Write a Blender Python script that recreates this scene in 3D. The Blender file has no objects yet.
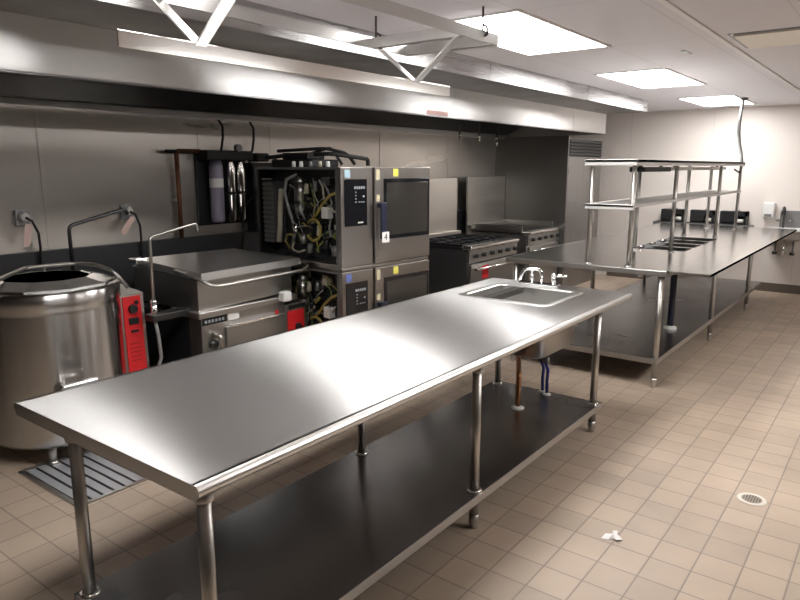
import bpy, bmesh, math, random
from mathutils import Vector, Matrix
random.seed(4)
S = bpy.context.scene
COL = S.collection

# ------------------------------------------------------------------ materials
def mat(name, color, metal=0.0, rough=0.5, noise=None, bump=0.0, vary=0.0, spec=None, emit=None, trans=0.0, aniso=0.0, tan=None):
    m = bpy.data.materials.new(name); m.use_nodes = True
    nt = m.node_tree; b = nt.nodes['Principled BSDF']
    b.inputs['Base Color'].default_value = (*color, 1)
    b.inputs['Metallic'].default_value = metal
    b.inputs['Roughness'].default_value = rough
    if spec is not None: b.inputs['Specular IOR Level'].default_value = spec
    if trans: b.inputs['Transmission Weight'].default_value = trans
    if emit:
        b.inputs['Emission Color'].default_value = (*emit[0], 1); b.inputs['Emission Strength'].default_value = emit[1]
    if aniso:
        b.inputs['Anisotropic'].default_value = aniso
        tv = nt.nodes.new('ShaderNodeCombineXYZ')
        for i in range(3): tv.inputs[i].default_value = tan[i]
        nt.links.new(tv.outputs[0], b.inputs['Tangent'])
    if noise:
        geo = nt.nodes.new('ShaderNodeNewGeometry'); mp = nt.nodes.new('ShaderNodeMapping')
        mp.inputs['Scale'].default_value = noise
        nz = nt.nodes.new('ShaderNodeTexNoise'); nz.inputs['Scale'].default_value = 1; nz.inputs['Detail'].default_value = 3
        nt.links.new(geo.outputs['Position'], mp.inputs['Vector']); nt.links.new(mp.outputs['Vector'], nz.inputs['Vector'])
        if vary:
            mr = nt.nodes.new('ShaderNodeMapRange'); mr.inputs['From Min'].default_value = .3; mr.inputs['From Max'].default_value = .7
            mr.inputs['To Min'].default_value = max(.03, rough - vary); mr.inputs['To Max'].default_value = rough + vary
            nt.links.new(nz.outputs['Fac'], mr.inputs['Value']); nt.links.new(mr.outputs['Result'], b.inputs['Roughness'])
        if bump:
            bp = nt.nodes.new('ShaderNodeBump'); bp.inputs['Strength'].default_value = bump; bp.inputs['Distance'].default_value = .01
            nt.links.new(nz.outputs['Fac'], bp.inputs['Height']); nt.links.new(bp.outputs['Normal'], b.inputs['Normal'])
    return m

M = {}
M['table_steel'] = mat('table_steel', (.72, .71, .70), 1, .33, (2, 60, 60), 0, .015, aniso=1, tan=(0, 1, 0))
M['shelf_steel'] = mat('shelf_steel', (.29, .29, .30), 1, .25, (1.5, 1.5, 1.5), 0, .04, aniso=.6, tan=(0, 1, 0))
M['edge_steel'] = mat('edge_steel', (.60, .585, .57), 1, .33)
M['tube_steel'] = mat('tube_steel', (.52, .50, .47), 1, .36)
M['hood_steel'] = mat('hood_steel', (.60, .59, .58), 1, .32, (.9, .9, 30), 0, .04, aniso=.95, tan=(0, 0, 1))
M['plenum_steel'] = mat('plenum_steel', (.50, .495, .49), 1, .28, (1.5, 1.5, 30), 0, .04, aniso=.9, tan=(0, 0, 1))
M['wall_steel'] = mat('wall_steel', (.72, .68, .635), 1, .32, (.8, 1, 3.5), .05, .05, aniso=.85, tan=(1, 0, 0))
M['counter_steel'] = mat('counter_steel', (.64, .63, .61), 1, .20, (3, 60, 60), 0, .03, aniso=.7, tan=(0, 1, 0))
M['equip_steel'] = mat('equip_steel', (.53, .52, .50), 1, .34, (3, 60, 60), 0, .05)
M['oven_steel'] = mat('oven_steel', (.42, .395, .37), 1, .34, (60, 60, 3), 0, .05)
M['kettle_steel'] = mat('kettle_steel', (.60, .585, .57), 1, .24, (60, 60, 2), 0, .03, aniso=.95, tan=(0, 0, 1))
M['dark_steel'] = mat('dark_steel', (.10, .10, .10), 1, .4)
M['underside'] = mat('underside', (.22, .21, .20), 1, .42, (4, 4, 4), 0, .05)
M['chrome'] = mat('chrome', (.85, .85, .85), 1, .08)
M['polished'] = mat('polished', (.86, .85, .83), 1, .13)
M['panel_steel'] = mat('panel_steel', (.30, .295, .285), 1, .36, (1, 1, 8), 0, .05)
M['rolled_steel'] = mat('rolled_steel', (.80, .79, .77), 1, .34)
M['satin_steel'] = mat('satin_steel', (.74, .73, .71), .55, .45)
M['black'] = mat('black', (.012, .012, .013), 0, .45)
M['black_gloss'] = mat('black_gloss', (.008, .008, .01), 0, .12)
M['iron'] = mat('iron', (.02, .02, .022), .3, .55, (20, 20, 20), .1, .1)
M['dark_paint'] = mat('dark_paint', (.03, .03, .032), 0, .5)
M['grey_metal'] = mat('grey_metal', (.25, .25, .25), .7, .45)
M['oven_glass'] = mat('oven_glass', (.035, .032, .028), 0, .09)
M['red'] = mat('red', (.62, .018, .022), 0, .38)
M['white_plastic'] = mat('white_plastic', (.75, .74, .71), 0, .4)
M['cream_hose'] = mat('cream_hose', (.50, .46, .36), 0, .5)
M['yellow_wire'] = mat('yellow_wire', (.34, .27, .07), 0, .45)
M['green_wire'] = mat('green_wire', (.16, .2, .06), 0, .5)
M['grey_wire'] = mat('grey_wire', (.28, .28, .27), 0, .5)
M['rubber'] = mat('rubber', (.015, .015, .015), 0, .6)
M['copper'] = mat('copper', (.42, .20, .10), 1, .38, (9, 9, 9), 0, .1)
M['old_copper'] = mat('old_copper', (.20, .09, .055), .8, .5)
M['blue'] = mat('blue', (.02, .03, .26), 0, .4)
M['navy'] = mat('navy', (.012, .014, .035), 0, .4)
M['lilac'] = mat('lilac', (.30, .28, .36), .2, .35)
M['yellow'] = mat('yellow', (.75, .68, .12), 0, .5)
M['pink_tag'] = mat('pink_tag', (.72, .52, .46), 0, .6)
M['pale_blue'] = mat('pale_blue', (.42, .58, .66), 0, .5)
M['paper'] = mat('paper', (.82, .80, .77), 0, .8)
M['porcelain'] = mat('porcelain', (.82, .81, .79), 0, .15)
M['mark_grey'] = mat('mark_grey', (.3, .32, .34), 0, .5)
M['ceiling_white'] = mat('ceiling_white', (.82, .80, .80), 0, .7)
M['hatch_cream'] = mat('hatch_cream', (.90, .85, .77), 0, .6)
M['light'] = mat('light', (1, 1, 1), 0, .5, emit=((1, .98, .965), 14))
M['strip_white'] = mat('strip_white', (.70, .68, .64), .2, .4)
M['grate_grey'] = mat('grate_grey', (.55, .56, .58), .6, .5)
M['drain_bronze'] = mat('drain_bronze', (.38, .33, .27), .8, .5)
M['drain_rim'] = mat('drain_rim', (.78, .72, .64), 0, .6)
M['label_red'] = mat('label_red', (.62, .40, .38), 0, .6)

def wall_paint(name, color, grid):
    m = mat(name, color, 0, .35); nt = m.node_tree; b = nt.nodes['Principled BSDF']
    geo = nt.nodes.new('ShaderNodeNewGeometry'); sep = nt.nodes.new('ShaderNodeSeparateXYZ')
    add = nt.nodes.new('ShaderNodeMath'); add.operation = 'ADD'
    cmb = nt.nodes.new('ShaderNodeCombineXYZ')
    br = nt.nodes.new('ShaderNodeTexBrick'); br.offset = 0
    br.inputs['Scale'].default_value = 1; br.inputs['Brick Width'].default_value = grid[0]; br.inputs['Row Height'].default_value = grid[1]
    br.inputs['Mortar Size'].default_value = .004; br.inputs['Mortar Smooth'].default_value = .3
    br.inputs['Color1'].default_value = (*color, 1); br.inputs['Color2'].default_value = (*color, 1)
    br.inputs['Mortar'].default_value = (*[c*.8 for c in color], 1)
    L = nt.links.new
    L(geo.outputs['Position'], sep.inputs[0]); L(sep.outputs['X'], add.inputs[0]); L(sep.outputs['Y'], add.inputs[1])
    L(add.outputs[0], cmb.inputs['X']); L(sep.outputs['Z'], cmb.inputs['Y']); L(cmb.outputs[0], br.inputs['Vector'])
    L(br.outputs['Color'], b.inputs['Base Color'])
    return m
M['wall_cream'] = wall_paint('wall_cream', (.78, .72, .67), (1.22, 6.0))
M['wall_grey'] = mat('wall_grey', (.10, .097, .093), 0, .6)  # unseen walls, coloured dark so the steel has darkness to reflect
M['lid_steel'] = mat('lid_steel', (.66, .65, .63), 1, .36, (60, 3, 60), 0, .05)

def floor_tiles():
    m = mat('quarry_tile', (.5, .4, .3), 0, .38); nt = m.node_tree; b = nt.nodes['Principled BSDF']; L = nt.links.new
    geo = nt.nodes.new('ShaderNodeNewGeometry'); mp = nt.nodes.new('ShaderNodeMapping')
    mp.inputs['Location'].default_value = (-.033, -.044, 0)
    L(geo.outputs['Position'], mp.inputs['Vector'])
    br = nt.nodes.new('ShaderNodeTexBrick'); br.offset = 0; br.squash = 1
    br.inputs['Scale'].default_value = 1; br.inputs['Brick Width'].default_value = .183; br.inputs['Row Height'].default_value = .183
    br.inputs['Mortar Size'].default_value = .0042; br.inputs['Mortar Smooth'].default_value = .25
    br.inputs['Color1'].default_value = (.485, .385, .295, 1); br.inputs['Color2'].default_value = (.39, .31, .24, 1)
    br.inputs['Mortar'].default_value = (.27, .215, .175, 1); br.inputs['Bias'].default_value = -.25
    L(mp.outputs['Vector'], br.inputs['Vector'])
    nz = nt.nodes.new('ShaderNodeTexNoise'); nz.inputs['Scale'].default_value = 1.3; nz.inputs['Detail'].default_value = 5
    L(geo.outputs['Position'], nz.inputs['Vector'])
    mr = nt.nodes.new('ShaderNodeMapRange'); mr.inputs['From Min'].default_value = .35; mr.inputs['From Max'].default_value = .65
    mr.inputs['To Min'].default_value = .86; mr.inputs['To Max'].default_value = 1.1
    L(nz.outputs['Fac'], mr.inputs['Value'])
    mx = nt.nodes.new('ShaderNodeMix'); mx.data_type = 'RGBA'; mx.blend_type = 'MULTIPLY'; mx.inputs['Factor'].default_value = 1
    L(br.outputs['Color'], mx.inputs['A']); L(mr.outputs['Result'], mx.inputs['B']); L(mx.outputs['Result'], b.inputs['Base Color'])
    bp = nt.nodes.new('ShaderNodeBump'); bp.inputs['Strength'].default_value = .35; bp.inputs['Distance'].default_value = .004; bp.invert = True
    L(br.outputs['Fac'], bp.inputs['Height']); L(bp.outputs['Normal'], b.inputs['Normal'])
    nz2 = nt.nodes.new('ShaderNodeTexNoise'); nz2.inputs['Scale'].default_value = 9
    L(geo.outputs['Position'], nz2.inputs['Vector'])
    mr2 = nt.nodes.new('ShaderNodeMapRange'); mr2.inputs['To Min'].default_value = .32; mr2.inputs['To Max'].default_value = .55
    L(nz2.outputs['Fac'], mr2.inputs['Value']); L(mr2.outputs['Result'], b.inputs['Roughness'])
    return m
M['floor'] = floor_tiles()

def ceiling_tiles():
    m = mat('ceiling_tile', (.6, .6, .6), 0, .8); nt = m.node_tree; b = nt.nodes['Principled BSDF']; L = nt.links.new
    geo = nt.nodes.new('ShaderNodeNewGeometry'); mp = nt.nodes.new('ShaderNodeMapping')
    mp.inputs['Location'].default_value = (-.79, -.02, 0)
    L(geo.outputs['Position'], mp.inputs['Vector'])
    br = nt.nodes.new('ShaderNodeTexBrick'); br.offset = 0
    br.inputs['Scale'].default_value = 1; br.inputs['Brick Width'].default_value = 1.38; br.inputs['Row Height'].default_value = .61
    br.inputs['Mortar Size'].default_value = .008; br.inputs['Mortar Smooth'].default_value = .2
    for k in ('Color1', 'Color2'): br.inputs[k].default_value = (.73, .705, .735, 1)
    br.inputs['Mortar'].default_value = (.65, .63, .65, 1)
    L(mp.outputs['Vector'], br.inputs['Vector']); L(br.outputs['Color'], b.inputs['Base Color'])
    return m
M['ceiling'] = ceiling_tiles()

# ------------------------------------------------------------------ mesh builder
class MB:
    def __init__(s): s.bm = bmesh.new()
    def box(s, x0, x1, y0, y1, z0, z1, bev=0.0, seg=2):
        t = bmesh.new()
        bmesh.ops.create_cube(t, size=1)
        for v in t.verts:
            v.co = Vector(((x0+x1)/2 + v.co.x*(x1-x0), (y0+y1)/2 + v.co.y*(y1-y0), (z0+z1)/2 + v.co.z*(z1-z0)))
        if bev: bmesh.ops.bevel(t, geom=list(t.edges), offset=bev, segments=seg, affect='EDGES', profile=.5)
        s._merge(t); return s
    def _merge(s, t):
        me = bpy.data.meshes.new('tmp'); t.to_mesh(me); t.free(); s.bm.from_mesh(me); bpy.data.meshes.remove(me)
    def hexa(s, pts):   # 8 points: bottom 4 ccw, top 4
        v = [s.bm.verts.new(p) for p in pts]
        for f in ((3,2,1,0),(4,5,6,7),(0,1,5,4),(1,2,6,5),(2,3,7,6),(3,0,4,7)): s.bm.faces.new([v[i] for i in f])
        return s
    def prism(s, poly, axis, a0, a1):  # poly in the two other axes
        def mk(p, a):
            return {'x': (a, p[0], p[1]), 'y': (p[0], a, p[1]), 'z': (p[0], p[1], a)}[axis]
        A = [s.bm.verts.new(mk(p, a0)) for p in poly]; B = [s.bm.verts.new(mk(p, a1)) for p in poly]
        n = len(poly)
        s.bm.faces.new(A); s.bm.faces.new(B[::-1])
        for i in range(n): s.bm.faces.new((A[i], B[i], B[(i+1) % n], A[(i+1) % n]))
        bmesh.ops.recalc_face_normals(s.bm, faces=s.bm.faces[:]); return s
    def cyl(s, p0, p1, r0, r1=None, n=20):
        r1 = r0 if r1 is None else r1
        return s.chain([Vector(p0), Vector(p1)], [r0, r1], n)
    def chain(s, pts, rad, n=12, closed=False):
        pts = [Vector(p) for p in pts]; k = len(pts); rings = []
        up = None
        for i in range(k):
            if closed: d = (pts[(i+1) % k] - pts[i-1]).normalized()
            elif i == 0: d = (pts[1]-pts[0]).normalized()
            elif i == k-1: d = (pts[-1]-pts[-2]).normalized()
            else:
                a = (pts[i]-pts[i-1]); b = (pts[i+1]-pts[i])
                d = ((a.normalized() if a.length > 1e-9 else Vector()) + (b.normalized() if b.length > 1e-9 else Vector()))
                d = d.normalized() if d.length > 1e-6 else (pts[i+1]-pts[i-1]).normalized()
            if up is None: up = Vector((0, 0, 1)) if abs(d.z) < .9 else Vector((1, 0, 0))
            u = d.cross(up)
            if u.length < 1e-5: u = d.cross(Vector((0, 1, .3)))
            u.normalize(); w = u.cross(d).normalized(); up = w
            r = rad[i] if isinstance(rad, (list, tuple)) else rad
            rings.append([s.bm.verts.new(pts[i] + (u*math.cos(2*math.pi*j/n) + w*math.sin(2*math.pi*j/n))*r) for j in range(n)])
        m = k if closed else k-1
        for i in range(m):
            A, B = rings[i], rings[(i+1) % k]
            for j in range(n):
                f = s.bm.faces.new((A[j], A[(j+1) % n], B[(j+1) % n], B[j])); f.smooth = True
        if not closed:
            s.bm.faces.new(rings[0][::-1]); s.bm.faces.new(rings[-1])
        bmesh.ops.recalc_face_normals(s.bm, faces=s.bm.faces[:])
        return s
    def tube(s, pts, r, n=10, fillet=.03, steps=5):   # polyline with rounded corners
        pts = [Vector(p) for p in pts]; out = [pts[0]]
        for i in range(1, len(pts)-1):
            a, b, c = pts[i-1], pts[i], pts[i+1]
            f = min(fillet, (a-b).length*.45, (c-b).length*.45)
            p, q = b + (a-b).normalized()*f, b + (c-b).normalized()*f
            for k in range(steps+1):
                t = k/steps; out.append(p*(1-t)**2 + b*2*t*(1-t) + q*t*t)
        out.append(pts[-1]); return s.chain(out, r, n)
    def lathe(s, cx, cy, prof, n=48, cap=True, smooth=True):
        rings = [[s.bm.verts.new((cx+r*math.cos(2*math.pi*j/n), cy+r*math.sin(2*math.pi*j/n), z)) for j in range(n)] for r, z in prof]
        for A, B in zip(rings, rings[1:]):
            for j in range(n):
                f = s.bm.faces.new((A[j], A[(j+1) % n], B[(j+1) % n], B[j])); f.smooth = smooth
        if cap:
            s.bm.faces.new(rings[0][::-1]); s.bm.faces.new(rings[-1])
        bmesh.ops.recalc_face_normals(s.bm, faces=s.bm.faces[:]); return s
    def rloft(s, loops, n=6, cap0=False, cap1=False):  # (x0,x1,y0,y1,r,z) rounded rectangles
        rings = []
        for x0, x1, y0, y1, r, z in loops:
            ring = []
            for cx, cy, a0 in ((x1-r, y1-r, 0), (x0+r, y1-r, 90), (x0+r, y0+r, 180), (x1-r, y0+r, 270)):
                for k in range(n+1):
                    a = math.radians(a0 + 90*k/n); ring.append(s.bm.verts.new((cx+r*math.cos(a), cy+r*math.sin(a), z)))
            rings.append(ring)
        m = len(rings[0])
        for A, B in zip(rings, rings[1:]):
            for j in range(m):
                f = s.bm.faces.new((A[j], A[(j+1) % m], B[(j+1) % m], B[j])); f.smooth = True
        if cap0: s.bm.faces.new(rings[0][::-1])
        if cap1: s.bm.faces.new(rings[-1])
        return s
    def sphere(s, c, r, sx=1, sy=1, sz=1):
        t = bmesh.new(); bmesh.ops.create_uvsphere(t, u_segments=16, v_segments=10, radius=r)
        for v in t.verts: v.co = Vector((c[0]+v.co.x*sx, c[1]+v.co.y*sy, c[2]+v.co.z*sz))
        for f in t.faces: f.smooth = True
        s._merge(t); return s
    def rot(s, c, axis, ang):
        bmesh.ops.rotate(s.bm, cent=c, matrix=Matrix.Rotation(ang, 3, axis), verts=s.bm.verts[:]); return s
    def build(s, name, m, parent=None, label=None, kind=None):
        org = world_loc(parent) if parent else Vector((0, 0, 0))
        if org.length: bmesh.ops.translate(s.bm, vec=-org, verts=s.bm.verts[:])
        me = bpy.data.meshes.new(name); s.bm.to_mesh(me); s.bm.free()
        me.materials.append(M[m] if isinstance(m, str) else m)
        o = bpy.data.objects.new(name, me); COL.objects.link(o)
        if parent: o.parent = parent
        else: recenter(o)
        if label: o['label'] = label
        if kind: o['kind'] = kind
        return o

def recenter(o):
    vs = o.data.vertices
    if not len(vs): return
    c = Vector((sum(v.co.x for v in vs)/len(vs), sum(v.co.y for v in vs)/len(vs), min(v.co.z for v in vs)))
    o.data.transform(Matrix.Translation(-c)); o.location = c
def world_loc(o):
    v = Vector((0, 0, 0))
    while o: v = v + o.location; o = o.parent
    return v
def thing(name, label, cat, loc, group=None):
    o = bpy.data.objects.new(name, None); COL.objects.link(o); o.location = loc; o.empty_display_size = .1
    o['label'] = label; o['category'] = cat
    if group: o['group'] = group
    return o
def tag(o, label, cat, group=None):
    o['label'] = label; o['category'] = cat
    if group: o['group'] = group
    return o
def text(name, body, m, parent, p, size, rotz=0):
    cu = bpy.data.curves.new(name, 'FONT'); cu.body = body; cu.size = size; cu.extrude = .0006; cu.align_x = 'CENTER'; cu.align_y = 'CENTER'
    tmp = bpy.data.objects.new(name, cu); COL.objects.link(tmp)
    dg = bpy.context.evaluated_depsgraph_get(); me = bpy.data.meshes.new_from_object(tmp.evaluated_get(dg))
    bpy.data.objects.remove(tmp)
    me.transform(Matrix.Translation(Vector(p) - world_loc(parent)) @ Matrix.Rotation(rotz, 4, 'Z') @ Matrix.Rotation(math.pi/2, 4, 'X'))
    me.materials.clear(); me.materials.append(M[m])
    o = bpy.data.objects.new(name, me); COL.objects.link(o); o.parent = parent
    return o

# ------------------------------------------------------------------ the setting
CEIL = 2.65; WX = 10.96; WY = 5.1
MB().box(-3, WX, -3.2, WY, -.1, 0).build('floor', 'floor', kind='structure')
MB().box(-3, WX, -3.2, WY, CEIL, CEIL+.1).build('ceiling', 'ceiling', kind='structure')
MB().box(WX, WX+.1, -3.2, WY+.1, -.1, CEIL+.1).build('wall_right', 'wall_cream', kind='structure')
MB().box(-3, WX, WY, WY+.1, -.1, CEIL+.1).build('wall_back', 'wall_steel', kind='structure')
MB().box(-3.1, -3, -3.2, WY+.1, -.1, CEIL+.1).build('wall_left', 'wall_grey', kind='structure')
MB().box(-3, WX, -3.3, -3.2, -.1, CEIL+.1).build('wall_front', 'wall_grey', kind='structure')
M['base_tile'] = mat('base_tile', (.13, .105, .085), 0, .4)
MB().box(WX-.012, WX, -3.2, 3.94, 0, .13, .004).build('baseboard_right', 'base_tile', kind='structure')
# dark raised band along the foot of the steel wall
MB().box(-3, 9.1, WY-.05, WY, 0, 1.19, .004).build('trim_1', 'dark_paint', kind='structure')
for k, x in enumerate((.9, 2.36, 3.745, 4.59, 6.31, 7.79)):
    MB().box(x-.012, x+.012, WY-.004, WY, 1.19, 2.3, .0015).build('trim_%d' % (k+2), 'wall_steel', kind='structure')
MB().box(-3, WX, 1.125, 1.16, CEIL-.012, CEIL, .003).build('trim_8', 'ceiling_white', kind='structure')
# stainless end panel that closes the cooking line
MB().box(9.1, 9.13, 3.93, WY, 0, 2.3, .003).build('trim_9', 'panel_steel', kind='structure')

# ceiling lights: recessed 2x4 troffers in one row, one unseen row added behind the viewer for light
def troffer(x0, x1, y0, y1, label):
    t = thing('ceiling_light', label, 'light', ((x0+x1)/2, (y0+y1)/2, CEIL), 'recessed ceiling light panels')
    f = MB()
    for a in ((x0-.025, x1+.025, y0-.025, y0), (x0-.025, x1+.025, y1, y1+.025), (x0-.025, x0, y0, y1), (x1, x1+.025, y0, y1)):
        f.box(*a, CEIL-.01, CEIL-.0005)
    f.build('frame', 'ceiling_white', t)
    MB().box(x0, x1, y0, y1, CEIL-.006, CEIL-.0005).build('diffuser', 'light', t)
for x0, x1, l in ((3.5, 4.86, 'bright ceiling light panel nearest the hanging rack, largest of the three in view'),
                  (6.26, 7.64, 'bright ceiling light panel, the middle one of the row'),
                  (9.03, 10.4, 'bright ceiling light panel farthest away, beside the cream end wall')):
    troffer(x0, x1, 1.85, 2.46, l)
troffer(.74, 2.1, 1.85, 2.46, 'bright ceiling light panel above the near end of the work table')
for x0, w in ((3.5, 'added out of view right of the camera, in the front row'), (6.26, 'added out of view in the front row near the cream end wall')):
    troffer(x0, x0+1.36, -1.2, -.59, 'bright ceiling light panel ' + w)

h = thing('ceiling_hatch', 'cream square hatch panel in a dark rimmed ceiling opening at top right', 'hatch', (5.26, .76, CEIL))
MB().box(4.95, 5.58, .44, 1.08, CEIL-.004, CEIL-.0005).build('rim', 'grey_metal', h)
MB().box(4.985, 5.55, .47, 1.05, CEIL-.016, CEIL-.004, .003).build('panel', 'hatch_cream', h)
tag(MB().box(5.40, 5.60, 1.455, 1.49, CEIL-.006, CEIL-.0005, .002).build('ceiling_slot', 'grey_metal'), 'small dark slot in the white ceiling between the light panels', 'slot')

# ------------------------------------------------------------------ exhaust hood and plenum
HX0, HX1, HY, HZ, HT = -1.6, 9.1, 3.41, 2.235, 2.52
hd = thing('exhaust_hood', 'long stainless exhaust hood running over the cooking line along the back wall', 'hood', (4, 4.2, HZ))
MB().box(HX0, HX1, HY, HY+.012, HZ, HT).box(HX0, HX1, HY, HY+.05, HZ, HZ+.012, .003).build('front_panel', 'hood_steel', hd)
MB().box(HX1-.012, HX1, HY+.012, WY-.002, HZ, HT).build('end_panel', 'hood_steel', hd)
MB().box(HX0, HX0+.012, HY+.012, WY-.002, HZ, HT).build('end_panel', 'hood_steel', hd)
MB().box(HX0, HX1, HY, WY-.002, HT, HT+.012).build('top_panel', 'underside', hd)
MB().prism([(4.30, HT), (4.34, HT), (4.93, HZ+.06), (4.90, HZ+.03)], 'x', HX0+.02, HX1-.02).build('filter_bank', 'dark_steel', hd)
MB().box(HX0+.012, HX1-.012, 4.93, WY-.002, HZ-.02, HZ+.03, .004).build('grease_gutter', 'equip_steel', hd)
MB().box(4.86, 5.20, HY-.0015, HY, HZ+.012, HZ+.05).build('label_sticker', 'label_red', hd, 'small pinkish label sticker')
for x in (5.28, 8.0):
    MB().box(x-.004, x+.004, HY-.002, HY, HZ, HT).build('panel_seam', 'hood_steel', hd)
pl = thing('air_plenum', 'long stainless box plenum hung from the ceiling in front of the exhaust hood', 'plenum', (4, 3.1, 2.5))
MB().box(HX0, 9.1, 2.87, 2.882, 2.5, CEIL-.001).build('front_panel', 'plenum_steel', pl)
MB().box(9.088, 9.1, 2.882, HY, 2.5, CEIL-.001).build('end_panel', 'plenum_steel', pl)
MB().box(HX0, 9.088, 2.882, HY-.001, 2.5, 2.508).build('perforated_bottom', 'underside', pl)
for x in (2.82, 5.0, 7.1): MB().box(x-.005, x+.005, 2.867, 2.87, 2.5, CEIL-.002).build('panel_seam', 'plenum_steel', pl)
for i, (x, l) in enumerate(((7.13, 'leftmost of three small silver fire nozzles under the hood above the ranges'),
                            (7.60, 'middle of three small silver fire nozzles under the hood above the ranges'),
                            (8.05, 'rightmost of three small silver fire nozzles under the hood above the ranges'))):
    t = thing('fire_nozzle', l, 'nozzle', (x, 4.5, 2.12), 'fire nozzles under the hood')
    MB().cyl((x, 4.5, 2.434), (x, 4.5, 2.2), .011, n=10).build('drop_pipe', 'dark_steel', t)
    MB().cyl((x, 4.5, 2.2), (x, 4.5, 2.17), .02, n=10).cyl((x, 4.5, 2.17), (x, 4.5, 2.12 if i < 2 else 2.07), .014, .018, 10).build('nozzle_head', 'polished', t)

# ------------------------------------------------------------------ hanging pot rack
pr = thing('pot_rack', 'ceiling hung stainless pot rack of flat bars with V shaped struts', 'rack', (2.4, 2.27, 2.2))
RX0, RX1, RYb, RYf, RYc, RZt = 1.34, 3.49, 2.57, 1.96, 2.27, 2.50
MB().box(1.355, RX1-.02, RYc-.004, RYc+.004, 2.212, 2.271, .001).build('lower_bar', 'polished', pr)
for y in (RYb, RYf): MB().box(RX0, RX1, y-.004, y+.004, RZt-.03, RZt+.03, .001).build('upper_bar', 'edge_steel', pr)
for x in (1.70, 3.13):
    for y in (RYb, RYf):
        d = Vector((0, y-RYc, RZt-2.262)); n = Vector((0, -d.z, d.y)).normalized()*.004; a = Vector((x, RYc, 2.262)); b = a+d; u = Vector((.025, 0, 0))
        MB().hexa([a-u-n, a+u-n, a+u+n, a-u+n, b-u-n, b+u-n, b+u+n, b-u+n]).build('strut', 'edge_steel', pr)
for x in (1.70, 3.13, 3.45): MB().box(x-.025, x+.025, RYf, RYb, RZt-.03, RZt-.022, .001).box(x-.026, x-.021, RYf, RYb, RZt-.03, RZt+.025).build('cross_bar', 'edge_steel', pr)
for x, y in ((1.70, RYb), (1.70, RYf), (3.15, RYb), (3.32, RYf)):
    c = MB().cyl((x, y, RZt+.02), (x, y, CEIL), .006, n=8)
    c.tube([(x, y, RZt+.06), (x+.03, y-.01, RZt+.05), (x+.035, y-.01, RZt+.01), (x+.01, y, RZt)], .006, 8)
    c.build('hanging_chain', 'dark_steel', pr)

# ------------------------------------------------------------------ foreground work table with sink
wt = thing('work_table', 'long stainless work table in the foreground with a sink at its far end', 'table', (2.9, 2.1, 0))
X0, X1, Y0, Y1, T = 1.05, 4.80, 1.545, 2.68, .90
SX0, SX1, SY0, SY1 = 4.00, 4.58, 1.84, 2.48
tp = MB()
hx0, hx1, hy0, hy1 = SX0-.0, SX1+.0, SY0, SY1
tp.box(X0, hx0, Y0, Y1, T-.006, T); tp.box(hx1, X1, Y0, Y1, T-.006, T)
tp.box(hx0, hx1, Y0, hy0, T-.006, T); tp.box(hx0, hx1, hy1, Y1, T-.006, T)
tp.build('tabletop', 'table_steel', wt)
def apron(y0, y1):
    r = .022; pts = []
    s = -1 if y0 < 2 else 1
    yc = y0
    for k in range(9):
        a = math.pi/2 + math.pi*k/8
        pts.append((yc + s*-math.cos(a)*r*(-1)*(-1), T-r + math.sin(a)*r))
    return pts
def roll(y, s):
    r = .022; pts = [(y, T)]
    for k in range(1, 9):
        a = math.pi/2 - math.pi*k/8
        pts.append((y + s*math.cos(a)*r, T-r+math.sin(a)*r))
    pts += [(y-s*.012, T-2*r), (y-s*.012, T)]
    return pts
MB().prism(roll(Y0, -1), 'x', X0, X1).build('rolled_edge', 'rolled_steel', wt, 'bright rolled front edge')
MB().prism(roll(Y1, 1), 'x', X0, X1).build('rolled_edge', 'edge_steel', wt, 'rolled back edge')
for x0, x1 in ((X0-.003, X0), (X1, X1+.003)): MB().box(x0, x1, Y0-.004, Y1+.004, T-.05, T).build('end_apron', 'edge_steel', wt)
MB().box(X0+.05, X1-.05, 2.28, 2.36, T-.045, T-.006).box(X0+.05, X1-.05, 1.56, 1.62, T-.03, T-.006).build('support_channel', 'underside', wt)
# sink
MB().rloft([(SX0-.035, SX1+.035, SY0-.035, SY1+.035, .07, T+.0005), (SX0-.03, SX1+.03, SY0-.03, SY1+.03, .065, T+.004),
            (SX0+.006, SX1-.006, SY0+.006, SY1-.006, .06, T+.004), (SX0+.012, SX1-.012, SY0+.012, SY1-.012, .055, T-.004)]).build('sink_rim', 'rolled_steel', wt, 'bright polished sink rim')
sb = MB().rloft([(SX0+.012, SX1-.012, SY0+.012, SY1-.012, .055, T-.004), (SX0+.015, SX1-.015, SY0+.015, SY1-.015, .055, T-.355),
            (SX0+.05, SX1-.05, SY0+.05, SY1-.05, .04, T-.38), (4.33, 4.35, 2.15, 2.17, .009, T-.385)], cap1=True).build('sink_bowl', 'lid_steel', wt)
MB().rloft([(SX0+.0, SX1-.0, SY0+.0, SY1-.0, .06, T-.007), (SX0+.003, SX1-.003, SY0+.003, SY1-.003, .06, T-.365),
            (SX0+.05, SX1-.05, SY0+.05, SY1-.05, .04, T-.392)], cap1=True).build('sink_shell', 'edge_steel', wt)
MB().lathe(4.34, 2.16, [(.045, T-.3845), (.045, T-.381), (.03, T-.382), (.005, T-.383)], 24).build('sink_drain', 'chrome', sb)
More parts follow.
